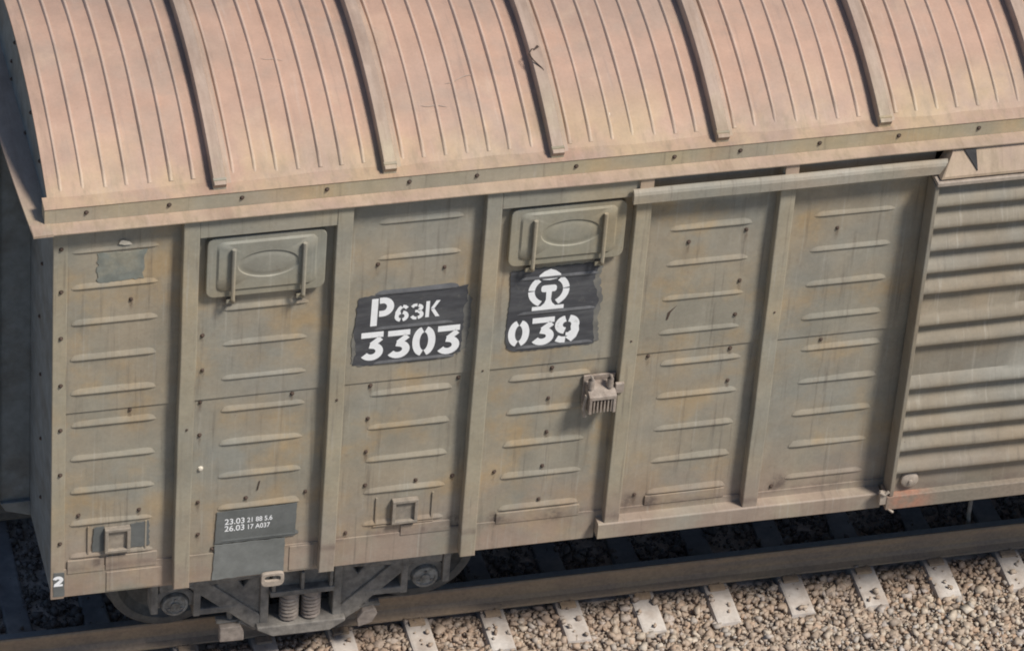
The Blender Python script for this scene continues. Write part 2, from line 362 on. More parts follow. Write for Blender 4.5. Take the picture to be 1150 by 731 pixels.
# ------------------------------------------------------------------ boxcar
car = bpy.data.objects.new('boxcar', None); COL.objects.link(car)
tag(car, 'weathered olive covered goods wagon with dusty pink ribbed roof and white stencilled numbers', 'boxcar')
XM = 7.30; XE = 2 * XM                                   # middle of the doorway, far end
ZB, ZT, WID = .947, 4.07, 2 * YC
POSTS = [.855, 1.846, 2.818, 3.818, 4.791]; PW, PD = .105, .08
def ysheet(x, z):
    return .0026 * math.sin(3.1 * x + 1.3 * math.sin(2.3 * z)) * math.sin(2.7 * z + .8 * x) + .0014 * math.sin(9.1 * x + 2) * math.sin(6.3 * z + 1)
def sheet(x0, x1, z0, z1, y, mat, name='side_sheet', thick=.012):
    nx, nz = max(4, int((x1 - x0) / .09)), max(2, int((z1 - z0) / .09)); b = MB(); P = []
    for i in range(nx + 1):
        P.append([(x0 + (x1 - x0) * i / nx, 0, z0 + (z1 - z0) * j / nz) for j in range(nz + 1)])
    e = lambda p: y + (0 if p[2] in (z0, z1) else ysheet(p[0], p[2]))
    P = [[(p[0], e(p), p[2]) for p in r] for r in P]
    b.grid(P, True)
    B = [(x0, y + thick, z0), (x1, y + thick, z0), (x1, y + thick, z1), (x0, y + thick, z1)]
    b.add(B, [(3, 2, 1, 0)])
    b.add([r[0] for r in P] + [B[0], B[1]], [tuple(range(nx + 1)) + (nx + 2, nx + 1)])
    b.add([r[-1] for r in P] + [B[3], B[2]], [tuple(range(nx + 1)) + (nx + 2, nx + 1)])
    return b.build(name, mat, car)
def rib_mesh(length, name='rib'):                       # pressed stiffener: swells gently from above, breaks back sharply below
    sec = [(.046, -.0045), (.030, .0015), (.014, .0075), (.001, .0125), (-.005, .0132), (-.0092, .0105), (-.0105, -.003)]
    b = MB(); P = []
    for t, k in ((0, .0), (.02, .35), (.05, .75), (.10, 1), (.5, 1), (.90, 1), (.95, .75), (.98, .35), (1, .0)):
        P.append([(t * length, -y * k - .003 * (1 - k), -.011 + (z + .011) * (.2 + .8 * k)) for z, y in sec])
    b.grid(P, True); return b.mesh(name, M['wall'])
ribm = rib_mesh(.555)
rb = MB(); rb.lathe_y(0, 0, [(.0, -.014), (.006, -.013), (.0115, -.008), (.013, 0), (.016, .0), (.016, .006)], 10); rivm = rb.mesh('rivet', M['rivet'])
def rivets(parent, pts, y=-.006, name='rivet'):
    for x, z in pts:
        link(name, rivm, parent, (x, y + ysheet(x, z), z))
        link('rust_stain', runm, parent, (x, y + ysheet(x, z) - .0022, z))
UP = [3.84, 3.552, 3.263, 2.974, 2.690]; LO = [2.414, 2.13, 1.85, 1.572, 1.290]
q = NT('rust_run'); tc = q.n('ShaderNodeTexCoord'); sp = q.n('ShaderNodeSeparateXYZ'); q.l(tc.outputs['Object'], sp.inputs[0])
fx = q.ramp(q.math('ABSOLUTE', sp.outputs[0]), .018, .002); fz = q.math('MULTIPLY', q.ramp(sp.outputs[2], -.125, .0), q.ramp(sp.outputs[2], .026, .004))
al = q.math('MULTIPLY', q.math('MULTIPLY', fx, fz), q.ramp(q.noise(30, 4, .7, stretch=(1, 1, .35)), .3, .62))
q.l(q.math('MULTIPLY', al, .5), q.b.inputs['Alpha']); M['run'] = q.done((.15, .095, .062), .8)
rr_ = MB(); rr_.add([(-.03, 0, -.13), (.03, 0, -.13), (.03, 0, .036), (-.03, 0, .036)], [(0, 1, 2, 3)]); runm = rr_.mesh('rust_stain', M['run'])
ZSEAM = 2.542; ZSILL = 1.20
edges = [0.0] + POSTS + [5.80]
RIBX = [.108, 1.096, 2.082, 3.035, 4.034, 5.016]; RIBXL = [.118, 1.10, 2.094, 3.035, 4.072, 5.05]
SKIPU = [(), (0, 1), (), (0, 1), (0,), (0,)]
PATCHU = {2: (2, 3, 4), 3: (2, 3, 4)}; PATCHL = {1: (4,)}
BU = [[(.489, 3.422)], [(.958, 3.065), (.966, 2.777)], [(2.09, 3.506), (2.534, 3.43)], [], [(4.169, 3.436), (4.557, 3.492), (4.55, 3.072), (4.547, 2.788)], [(5.185, 3.432)]]
BL = [[(.499, 2.503), (.17, 1.645), (.573, 1.642)], [(.961, 2.502), (.963, 2.223), (.966, 1.648), (.973, 1.366), (1.073, 1.226), (1.569, 2.496), (1.289, 1.641), (1.692, 1.638)],
      [(2.092, 2.494), (2.686, 2.484), (2.088, 2.215), (2.089, 1.931), (2.097, 1.636), (2.444, 1.634), (2.694, 1.638), (1.982, 1.235)],
      [(3.321, 2.484), (3.315, 2.226), (3.324, 1.932), (3.315, 1.638), (3.311, 1.347), (2.983, 1.629), (3.314, 1.225)], [(4.545, 2.492), (3.979, 2.497), (4.554, 2.216), (3.985, 1.29)], [(5.179, 2.487), (4.961, 1.226)]]
for side in (0, 1):                                      # the visible half, then the half beyond the doors
    for i in range(6):
        a, c = edges[i], edges[i + 1]
        if side: a, c = XE - c, XE - a
        up = sheet(a + .001, c - .001, ZSEAM - .012, ZT - .013, -.006, M['wall'])
        lo = sheet(a + .001, c - .001, ZSILL - .02, ZSEAM, 0.004, M['wall'])
        if side == 0:
            for k, z in enumerate(UP):
                if k in SKIPU[i]: continue
                o = link('rib', ribm, up, (RIBX[i] + random.uniform(-.004, .004), -.005, z))
                if k in PATCHU.get(i, ()): override(o, M['blankrib'])
            for k, z in enumerate(LO):
                o = link('rib', ribm, lo, (RIBXL[i] + random.uniform(-.004, .004), .004, z))
                if k in PATCHL.get(i, ()): override(o, M['blank2'])
            rivets(up, BU[i]); rivets(lo, BL[i], .004)
        else:
            for par, zz, y in ((up, UP, -.005), (lo, LO, .004)):
                for z in zz: link('rib', ribm, par, (a + .19, y, z))
# corner strip, sill strip with its welded repair plates
b = MB(); b.box(-.012, .078, -.013, .010, ZB - .004, ZT - .0135); cp = b.build('corner_plate', M['post'], car, .004)
for z in (3.877, 3.536, 3.16, 2.772, 2.40, 2.022, 1.429): link('rivet', rivm, cp, (.037 + (3.877 - z) * .004, -.013, z))
b = MB(); b.box(.076, 3.72, -.003, .012, ZB, ZSILL - .012); b.build('sill_strip', M['wall'], car, .003)
b = MB(); b.box(3.72, XE, -.003, .012, ZB + .12, ZSILL - .012); b.build('sill_strip', M['wall'], car, .003)
for x0, x1, z0, z1 in ((.362, .735, .962, 1.128), (.10, .345, 1.15, 1.262), (.355, .70, 1.15, 1.268), (2.36, 2.70, 1.165, 1.255), (1.60, 1.77, .965, 1.175), (3.02, 3.60, 1.17, 1.262), (4.06, 4.62, 1.19, 1.27)):
    b = MB(); b.box(x0, x1, -.009, .006, z0, z1); b.build('repair_plate', M['wall'], car, .003)

# side posts: pressed channels standing proud of the sheets
def post(x, z0, z1):
    b = MB(); h = PW / 2; n = 16; ph = random.uniform(0, 6)
    P = []
    for k in range(n + 1):
        z = z0 + (z1 - z0) * k / n; wx = .0022 * math.sin(2.1 * z + ph) + .0012 * math.sin(6.3 * z + 2 * ph); wy = .002 * math.sin(3.3 * z + ph * 1.7) + random.uniform(-.0008, .0008)
        P.append([(x - h + wx, .004, z), (x - h + wx, -PD + wy, z), (x + h + wx, -PD + wy, z), (x + h + wx, .004, z)])
    b.grid(P, False); b.add(P[0], [(0, 1, 2, 3)]); b.add(P[-1], [(3, 2, 1, 0)])
    return b.build('side_post', M['post'], car, .007)
for i, x in enumerate(POSTS):
    z0 = .978 if i < 3 else 1.128
    post(x, z0, ZT - .013); post(XE - x, z0, ZT - .013)
    link('rivet', rivm, bpy.data.objects['side_post'] if i == 0 else car.children[-2], (x + .005, -PD, 2.35 + .12 * i)).scale = (.6,) * 3
for a, c in ((POSTS[0], POSTS[1]), (POSTS[2], POSTS[3])):
    for A, Cc in ((a, c), (XE - c, XE - a)):
        b = MB(); b.box(A + PW / 2, Cc - PW / 2, -PD + .004, .0, 3.905, ZT - .0135); b.build('window_header', M['post'], car, .005)

# ventilation window shutters
def rounded(x0, x1, z0, z1, r, n=5):
    P = []
    for cx, cz, a0 in ((x1 - r, z0 + r, -90), (x1 - r, z1 - r, 0), (x0 + r, z1 - r, 90), (x0 + r, z0 + r, 180)):
        for k in range(n + 1):
            a = math.radians(a0 + 90 * k / n); P.append((cx + r * math.cos(a), cz + r * math.sin(a)))
    return P
def shutter(x0, x1, z0, z1, bars, ex, ez):
    b = MB(); b.prism_y(rounded(x0, x1, z0, z1, .055), -.055, -.008)
    sh = b.build('window_shutter', M['shutter'], car, .006)
    # pressed centre panel with a shallow oval dish
    X0, X1, Z0, Z1 = x0 + .062, x1 - .06, z0 + .05, z1 - .03
    b = MB(); R0 = rounded(X0, X1, Z0, Z1, .035); R1 = rounded(X0 + .014, X1 - .014, Z0 + .014, Z1 - .014, .03)
    N = 48
    def resample(R):
        P = [Vector(p) for p in R] + [Vector(R[0])]; Ls = [0]
        for i in range(len(R)): Ls.append(Ls[-1] + (P[i + 1] - P[i]).length)
        out = []
        for k in range(N):
            t = Ls[-1] * k / N; i = max(j for j in range(len(R)) if Ls[j] <= t + 1e-9)
            out.append(P[i].lerp(P[i + 1], (t - Ls[i]) / max(1e-9, Ls[i + 1] - Ls[i])))
        return out
    def ell(rx, rz): 
        s = resample(R1); return [Vector((ex + rx * math.cos(math.atan2((p.y - ez) / .09, (p.x - ex) / .19)), ez + rz * math.sin(math.atan2((p.y - ez) / .09, (p.x - ex) / .19)))) for p in s]
    loops = [(resample(R0), -.055), (resample(R1), -.067), (ell(.202, .106), -.067), (ell(.196, .100), -.059), (ell(.185, .090), -.0575), (ell(.165, .077), -.062), (ell(.12, .055), -.0645), (ell(.05, .02), -.065)]
    P = [[(p.x, y, p.y) for p in l] + [(l[0].x, y, l[0].y)] for l, y in loops]
    b.grid(P, True); b.add(P[-1][:-1], [tuple(range(N))], True)
    b.build('shutter_panel', M['shutter'], sh)
    for x, za, zb in bars:
        b = MB(); b.tube([(x, -.088, za), (x, -.088, zb + .03), (x + .006, -.075, zb - .005), (x + .008, -.02, zb - .03)], [.0145, .0145, .013, .011], 8)
        b.build('latch_bar', M['post'], sh)
    for x, za, zb in bars:
        b = MB(); b.box(x - .03, x + .03, -.03, -.008, zb - .055, zb - .02); b.build('hinge_bracket', M['shutter'], sh, .004)
shutter(.962, 1.735, 3.40, 3.872, ((1.130, 3.80, 3.375), (1.588, 3.80, 3.365)), 1.36, 3.648)
shutter(2.943, 3.712, 3.41, 3.870, ((3.100, 3.795, 3.39), (3.566, 3.80, 3.385)), 3.345, 3.655)

# ------------------------------------------------------------------ painted marks
def jag(poly, amp=.006, step=.022):
    out = []
    for i in range(len(poly)):
        a, c = Vector(poly[i]), Vector(poly[(i + 1) % len(poly)]); n = max(1, int((c - a).length / step))
        for k in range(n):
            p = a.lerp(c, k / n); out.append((p.x + random.uniform(-amp, amp), p.y + random.uniform(-amp, amp)))
    return out
def patch(poly, mat, y=-.0118, name='paint_patch', amp=.006):
    b = MB(); P = jag(poly, amp); b.prism_y(P if area(P) > 0 else P[::-1], y, y + .004); return b.build(name, mat, car)
def area(P): return sum(P[i][0] * P[(i + 1) % len(P)][1] - P[(i + 1) % len(P)][0] * P[i][1] for i in range(len(P)))
def poly_mark(b, poly, y): P = poly if area(poly) > 0 else poly[::-1]; b.prism_y(P, y, y + .0015)
def stroke(b, pts, w, y):
    pts = [Vector(p) for p in pts]; Lf, Rt = [], []
    for i, p in enumerate(pts):
        t = (pts[min(i + 1, len(pts) - 1)] - pts[max(i - 1, 0)]).normalized(); n = Vector((-t.y, t.x))
        Lf.append(p + n * w / 2); Rt.append(p - n * w / 2)
    n = len(pts)
    vs = [(p.x, y, p.y) for p in Lf] + [(p.x, y, p.y) for p in Rt]
    b.add(vs, [(i, i + n, i + n + 1, i + 1) for i in range(n - 1)])
def arc(cx, cz, rx, rz, a0, a1, n=10): return [(cx + rx * math.cos(math.radians(a0 + (a1 - a0) * k / n)), cz + rz * math.sin(math.radians(a0 + (a1 - a0) * k / n))) for k in range(n + 1)]
def glyph(ch, x0, x1, z0, z1, parent, y=-.0142, wt=.24):
    wt *= 1.26
    b = MB(); w, h = x1 - x0, z1 - z0; t = wt * w; T = lambda P: [(x0 + px * w, z0 + pz * h) for px, pz in P]
    m = wt / 2; mz = t / h / 2; e = .0004
    def S(P, k=1.0, d=0): stroke(b, T(P), t * k, y - d * e)
    if ch == '0':
        S(arc(.46, .5, .46 - m, .5 - mz * .9, 97, 263, 14), 1.12); S(arc(.54, .5, .46 - m, .5 - mz * .9, 83, -83, 14), 1.12)
    elif ch == '3':
        poly_mark(b, T([(.03, .81), (1.0, .81), (1.0, 1.0), (.03, 1.0)]), y)
        S([(.90, .775), (.70, .66), (.50, .55)], .95)
        S([(.42, .54)] + arc(.50, .31, .50 - m, .31 - mz, 80, -150, 14), 1.15, 1)
    elif ch == '9':
        S(arc(.46, .66, .46 - m, .34 - mz, 97, 262, 10), 1.1)
        S(arc(.54, .66, .46 - m, .34 - mz, 83, -20, 8) + [(.86, .42), (.78, .22), (.60, .08)], 1.15)
        S([(.10, .16), (.28, .10), (.47, .09)], 1.05); S([(.47, .30), (.60, .30), (.80, .42)], .6, 1)
    elif ch == '6':
        S(arc(.46, .33, .46 - m, .33 - mz, 262, 97, 10), 1.05); S(arc(.54, .33, .46 - m, .33 - mz, -83, 83, 10), 1.05)
        S([(.15, .33), (.17, .60), (.34, .83), (.48, .92)], 1.0, 1); S([(.56, .93), (.72, .91), (.88, .80)], .95)
    elif ch == 'B3':
        S([(.06, .80), (.22, .91), (.45, .92)], .95); S(arc(.52, .73, .40 - m, .24 - mz, 85, -80, 8), 1.0)
        S(arc(.50, .29, .46 - m, .29 - mz, 82, -85, 10), 1.05); S([(.44, .07), (.24, .08), (.06, .22)], .95); S([(.30, .52), (.55, .52)], .8, 1)
    elif ch == 'P':
        poly_mark(b, T([(0, 0), (.30, 0), (.32, 1), (.02, 1)]), y)
        S([(.38, .92)] + arc(.55, .68, .34, .245, 90, -90, 12) + [(.38, .435)], 1.1)
    elif ch == 'K':
        poly_mark(b, T([(0, 0), (.26, 0), (.28, 1), (.02, 1)]), y)
        poly_mark(b, T([(.36, .52), (.72, 1.0), (1.0, 1.0), (.60, .52)]), y); poly_mark(b, T([(.38, .46), (.62, .50), (1.0, 0), (.72, 0)]), y - e)
    elif ch == '2':
        S(arc(.48, .70, .38, .24, 170, -10, 10) + [(.70, .48), (.20, .14)], 1.1); poly_mark(b, T([(0, 0), (1, 0), (1, .2), (.08, .2)]), y - e)
    return b.build('letter', M['white'], parent)
pa = patch([(1.978, 3.245), (2.223, 3.257), (2.443, 3.261), (2.70, 3.262), (2.702, 3.129), (2.679, 3.079), (2.69, 2.982), (2.68, 2.716), (2.588, 2.674), (2.065, 2.677), (1.962, 2.691), (1.981, 2.827), (1.958, 2.969), (1.969, 3.178)], M['blank'])
for pl in ([(2.68, 3.20), (2.735, 3.14), (2.73, 2.92), (2.715, 2.75), (2.66, 2.70), (2.66, 3.2)], [(1.97, 3.05), (1.945, 2.93), (1.955, 2.80), (1.945, 2.70), (2.02, 2.672), (2.0, 3.05)], [(3.53, 3.35), (3.60, 3.33), (3.585, 3.22), (3.615, 3.05), (3.60, 2.90), (3.62, 2.70), (3.55, 2.66), (3.53, 3.0)]):
    patch(pl, M['overspray'], y=-.0108, name='overspray', amp=.009)
pa['label'] = 'dark paint patch with the stencilled wagon type above the first four digits'
glyph('P', 2.062, 2.206, 3.004, 3.226, pa); glyph('6', 2.222, 2.314, 3.02, 3.153, pa, wt=.225); glyph('B3', 2.330, 2.417, 3.027, 3.155, pa, wt=.225); glyph('K', 2.426, 2.521, 3.034, 3.164, pa)
for ch, x0, x1, z0, z1 in (('3', 2.003, 2.155, 2.722, 2.952), ('3', 2.181, 2.333, 2.720, 2.947), ('0', 2.354, 2.503, 2.720, 2.953), ('3', 2.514, 2.666, 2.711, 2.945)): glyph(ch, x0, x1, z0, z1, pa, wt=.23)
pb = patch([(2.980, 3.335), (3.25, 3.342), (3.575, 3.345), (3.547, 3.195), (3.597, 3.022), (3.562, 2.948), (3.585, 2.668), (3.06, 2.663), (2.998, 2.685), (2.982, 2.772), (2.986, 2.964), (2.985, 3.242)], M['blank'])
pb['label'] = 'dark paint patch with a round railway emblem above the last three digits'
for ch, x0, x1, z0, z1 in (('0', 2.998, 3.136, 2.714, 2.922), ('3', 3.150, 3.304, 2.704, 2.930), ('9', 3.312, 3.472, 2.708, 2.928)): glyph(ch, x0, x1, z0, z1, pb, wt=.24)
b = MB(); y = -.0142; ec = (3.247, 3.155)
b_ring = lambda a0, a1: stroke(b, arc(ec[0], ec[1], .117, .117, a0, a1, 8), .044, y)
b_ring(127, 176); b_ring(180, 243); b_ring(53, 6); b_ring(2, -60)
poly_mark(b, [(3.171, 3.262), (3.176, 3.285), (3.206, 3.312), (3.248, 3.331), (3.288, 3.312), (3.318, 3.285), (3.325, 3.262), (3.29, 3.246), (3.247, 3.240), (3.205, 3.246)], y)
poly_mark(b, rounded(3.195, 3.299, 3.143, 3.197, .018, 3), y - .0003)
poly_mark(b, [(3.230, 3.15), (3.232, 3.08), (3.222, 3.05), (3.195, 3.022), (3.302, 3.022), (3.276, 3.05), (3.266, 3.08), (3.268, 3.15)], y - .0006)
poly_mark(b, [(3.142, 2.996), (3.356, 2.996), (3.356, 3.026), (3.142, 3.026)], y - .0009)
b.build('railway_emblem', M['white'], pb)
pc = patch([(1.098, 1.545), (1.638, 1.553), (1.634, 1.268), (1.089, 1.27)], M['blank2'], y=-.0055, amp=.002); pc['label'] = 'grey panel with two small rows of stencilled dates'
pd_ = patch([(1.09, 1.262), (1.565, 1.262), (1.565, .965), (1.078, .955)], M['blank3'], y=-.0100, amp=.003)
pe = patch([(.006, 1.178), (.080, 1.175), (.081, .97), (.006, .973)], M['blank2'], y=-.0165, amp=.003); glyph('2', .006, .068, 1.062, 1.143, pe, y=-.019, wt=.3)
pf = patch([(.273, 3.815), (.579, 3.811), (.561, 3.585), (.27, 3.579)], M['faded'], y=-.0115, amp=.010); pf['label'] = 'faded pale grey paint patch near the roof corner'
patch([(.27, 1.525), (.345, 1.53), (.345, 1.318), (.265, 1.318)], M['blank2'], y=-.0055); patch([(.52, 1.53), (.64, 1.54), (.65, 1.33), (.52, 1.32)], M['blank2'], y=-.0055)
def small_text(txt, x, z, size, parent, y=-.0075, sx=1.0):
    cu = bpy.data.curves.new('lettering', 'FONT'); cu.body = txt; cu.size = size * 1.1; cu.offset = size * .014
    tmp = bpy.data.objects.new('lettering', cu); COL.objects.link(tmp)
    me = bpy.data.meshes.new_from_object(tmp.evaluated_get(bpy.context.evaluated_depsgraph_get())); bpy.data.objects.remove(tmp)
    me.transform(Matrix.Rotation(PI / 2, 4, 'X')); me.materials.clear(); me.materials.append(M['white'])
    o = link('lettering', me, parent, (x, y, z)); o.scale = (sx, 1, 1); return o
small_text('23.03', 1.150, 1.432, .062, pc, sx=.92); small_text('21 88 5.6', 1.302, 1.434, .052, pc, sx=.80)
small_text('26.03', 1.150, 1.372, .062, pc, sx=.92); small_text('17 A037', 1.302, 1.374, .052, pc, sx=.80)
# flaked spots
b = MB(); poly_mark(b, [(.402, 3.885), (.44, 3.872), (.487, 3.874), (.47, 3.895), (.43, 3.912), (.412, 3.91)], -.024); b.build('paint_chip', M['chip'], car)
b = MB(); b.lathe_y(.976, 1.939, [(0, -.014), (.012, -.012), (.02, .003)], 8); b.build('bolt_head', M['chip'], car)

for P in ([(4.072, 2.80), (4.080, 2.862), (4.135, 2.912), (4.098, 2.862), (4.082, 2.80)], [(1.36, 1.70), (1.375, 1.78), (1.382, 1.78), (1.368, 1.70)]):
    b = MB(); poly_mark(b, P, -.0105 if P[0][0] > 4 else -.003); b.build('scratch', M['rivet'], car)
# square tag holders near the sill
for x0, x1, z0, z1 in ((.343, .515, 1.318, 1.522), (2.287, 2.464, 1.292, 1.496)):
    b = MB(); t = .024
    b.box(x0, x1, -.040, .002, z0, z0 + t); b.box(x0, x1, -.040, .002, z1 - t, z1); b.box(x0, x0 + t, -.0395, .002, z0 + t, z1 - t); b.box(x1 - t, x1, -.0395, .002, z0 + t, z1 - t)
    o = b.build('tag_holder', M['tag'], car, .004)
    b = MB(); b.box(x0 + t, x1 - t, -.016, .0, z0 + t, z1 - t); b.build('tag_plate', M['tag'], o)
    b = MB(); b.box(x0 - .11, x0 - .10, -.008, .004, z0 - .01, z1 + .02); b.box(x1 + .10, x1 + .112, -.008, .004, z0 - .01, z1 + .02); b.box(x0 - .12, x1 + .12, -.0075, .004, z0 - .028, z0 - .02); b.build('weld_frame', M['wall'], o)
# tie-down loop under the sill
def loop_plate(x0, x1, z0, z1, y0, y1):
    cx, cz = (x0 + x1) / 2, (z0 + z1) / 2 + .012; N = 28; O, I = [], []
    for k in range(N):
        a = 2 * PI * k / N; ca, sa = math.cos(a), math.sin(a)
        ox = cx + (x1 - x0) / 2 * math.copysign(abs(ca) ** .45, ca); oz = (z0 + z1) / 2 + (z1 - z0) / 2 * math.copysign(abs(sa) ** (.35 if sa > 0 else .8), sa)
        O.append((ox, oz)); I.append((cx + .056 * math.copysign(abs(ca) ** .6, ca), cz + .025 * math.copysign(abs(sa) ** .6, sa)))
    b = MB(); R = [[(p[0], y0, p[1]) for p in I], [(p[0], y0, p[1]) for p in O], [(p[0], y1, p[1]) for p in O], [(p[0], y1, p[1]) for p in I]]
    R.append(R[0]); R = [r + [r[0]] for r in R]; b.grid(R, False); return b
loop_plate(1.408, 1.566, .868, .985, -.045, -.018).build('tie_down_loop', M['pale'], car, .004)

# door lock bracket on the fourth post
b = MB()
b.prism_x([(-.005, 2.36), (-.15, 2.315), (-.15, 2.285), (-.005, 2.27)], 3.555, 3.74)
b.box(3.555, 3.575, -.15, -.005, 2.17, 2.285); b.box(3.72, 3.74, -.15, -.005, 2.17, 2.285); b.box(3.54, 3.76, -.02, -.004, 2.15, 2.40); b.box(3.575, 3.72, -.05, -.02, 2.19, 2.27)
lk = b.build('door_lock', M['lock'], car, .004)
b = MB()
for k in range(6): b.box(3.588 + .024 * k, 3.598 + .024 * k, -.14, -.06, 2.175, 2.284)
b.build('lock_grille', M['lock'], lk)
for x in (3.575, 3.705):
    b = MB(); b.tube([(x, -.085, 2.345), (x, -.085, 2.415), (x + .012, -.07, 2.43)], .022, 10); b.build('lock_lug', M['lock'], lk)
b = MB(); b.tube([(3.548, -.10, 2.30), (3.53, -.10, 2.20), (3.545, -.10, 2.12)], .013, 8); b.build('lock_pin', M['pale'], lk)
b = MB(); b.box(3.742, 3.80, -.10, -.075, 2.29, 2.37); b.build('lock_tab', M['lock'], lk, .004)

# door rails
def rnd_rail(x0, x1, z0, z1, y0, y1, name, mat, r=.03):
    b = MB()
    sec = [(y1, z0), (y0, z0), (y0, z1 - r), (y0 + r * .3, z1 - r * .3), (y0 + r, z1), (y1, z1)]
    b.strip_x(sec[::-1], x0, x1, .0015); return b.build(name, mat, car, .004)
ur = rnd_rail(3.725, 5.90, 3.886, 3.984, -.134, -.094, 'upper_door_rail', M['track'])
rnd_rail(3.722, 5.735, 1.004, 1.134, -.092, .0, 'lower_door_rail', M['track'], .010)
for x in (POSTS[3], POSTS[4]):
    b = MB(); b.box(x - .045, x + .045, -.096, -.082, 3.90, ZT - .014); b.build('rail_hanger', M['flange'], car)
# the hood over the sliding doors
b = MB(); sec = [(-.02, 4.058, .09), (-.085, 4.055, .09), (-.10, 4.03, .085), (-.185, 3.905, .02), (-.187, 3.885, .0), (-.17, 3.878, .0), (-.02, 3.878, .0)]
PL = [(5.79 + t, y, z) for y, z, t in sec]; PRr = [(XE - 5.79 - t, y, z) for y, z, t in sec]
b.grid([PL + [PL[0]], PRr + [PRr[0]]], False); b.add(PL, [tuple(range(7))]); b.add(PRr, [tuple(range(7))]); hd = b.build('door_hood', M['flange'], car, .003)
b = MB(); tri = [(5.955, -.096, 4.050), (6.035, -.096, 4.050), (6.036, -.176, 3.927)]
b.add([(x, y - .005, z + .003) for x, y, z in tri] + [(x, y + .01, z - .006) for x, y, z in tri], [(0, 1, 2), (5, 4, 3), (0, 3, 4, 1), (1, 4, 5, 2), (2, 5, 3, 0)]); b.build('shaded_gap', M['dark'], hd)  # dark plate added to stand for the shaded triangular gap in the hood
b = MB(); b.box(5.765, XE - 5.765, -.200, -.04, 3.835, 3.868); b.build('door_track', M['pale'], hd, .006)

# corrugated sliding doors
DD = [3.629, 3.450, 3.264, 3.080, 2.904, 2.634, 2.459, 2.085, 1.894, 1.718, 1.541, 1.345]
def door(x0, x1):
    sec = [(-.03, 1.17), (-.126, 1.17)]
    for z in sorted(DD): sec += [(-.126, z - .014), (-.150, z + .000), (-.170, z + .016), (-.177, z + .034), (-.170, z + .056), (-.147, z + .088), (-.128, z + .110)]
    sec += [(-.126, 3.80), (-.126, 3.832), (-.03, 3.832)]
    b = MB(); n = len(sec); xs = [x0 + (x1 - x0) * k / 16 for k in range(17)]
    b.grid([[(x, y + (0 if y > -.1 else ysheet(x * 1.3, z) * 1.2), z) for y, z in sec] for x in xs], True)
    for x in (x0, x1): b.add([(x, y, z) for y, z in sec], [tuple(range(n))])
    d = b.build('sliding_door', M['door'], car)
    b = MB(); b.box(x0 - .014, x0 + .016, -.1785, -.03, 1.17, 3.8305); b.build('door_edge', M['door'], d, .006)
    b = MB(); b.box(x0 - .03, x1, -.178, -.03, 1.05, 1.168); b.build('door_sill', M['sill'], d, .006)
    b = MB(); b.lathe_y(x0 + .13, 1.275, [(0, -.162), (.045, -.16), (.062, -.15), (.066, -.13)], 20); b.lathe_y(x0 + .13, 1.275, [(0, -.178), (.014, -.176), (.018, -.158)], 10); b.build('door_roller', M['pale'], d)
    b = MB(); b.box(x0 - .075, x0 - .03, -.172, -.135, 1.10, 1.20); b.tube([(x0 - .085, -.17, 1.215), (x0 - .05, -.175, 1.19), (x0 - .02, -.175, 1.215)], .012, 8); b.tube([(x0 - .01, -.17, 1.06), (x0 + .03, -.17, 1.02)], .010, 6); b.build('door_stop', M['pale'], d)
    rivets(d, [(x0 + .05, 1.62)], -.137)
door(5.775, XM - .004); door(XM + .028, XE - 5.775)

# ------------------------------------------------------------------ eave, roof, gable
b = MB(); b.prism_x([(.0, 4.062), (.0, 4.187), (.102, 4.203), (.102, 4.062)], -.067, XE + .067)
fa = b.build('eave_fascia', M['fascia'], car, .003)
for x, z in ((.195, 4.152), (.72, 4.15), (1.185, 4.152), (1.731, 4.154), (2.265, 4.152), (2.706, 4.15), (3.359, 4.15), (4.012, 4.15), (4.453, 4.15), (4.988, 4.15), (5.526, 4.15), (6.074, 4.15), (6.62, 4.15)): link('rivet', rivm, fa, (x, 0.0, z - .012))
b = MB(); b.strip_x([(-.112, 4.066), (-.112, 4.076), (-.001, 4.079), (-.001, 4.066)], -.155, XE + .155); b.build('eave_flange', M['flange'], car, .002)
b = MB(); b.prism_x([(-.004, 4.187), (-.006, 4.191), (.102, 4.2085), (.102, 4.203)], -.069, XE + .069); b.build('eave_ledge', M['roof'], car)
RZ, RY, RR = 4.57 - 2.72, 1.453, 2.72
def roof_pt(y, dz=0.0):
    a = (y - RY) / RR; n = Vector((math.sin(math.asin(a)), math.sqrt(1 - a * a))); return (RY + n.x * (RR + dz), RZ + n.y * (RR + dz))
YS = [.085 + (2 * RY - .17) * k / 44 for k in range(45)]
YRIB = [.128 + (2 * RY - .256) * k / 40 for k in range(41)]
PITCH, SEAM0 = 1.0965, 1.006
rrm = None
b = MB(); P = []
for k, y in enumerate(YRIB):
    e = .12 if k in (0, 40) else 1.0
    P.append([(dx, *roof_pt(y, dz * e)) for dx, dz in ((-.015, -.002), (-.010, .010), (-.004, .017), (.004, .017), (.010, .010), (.015, -.002))])
b.grid(P, True); roofrib = b.mesh('rib', M['roofrib'])
k = 0; x = SEAM0 - PITCH
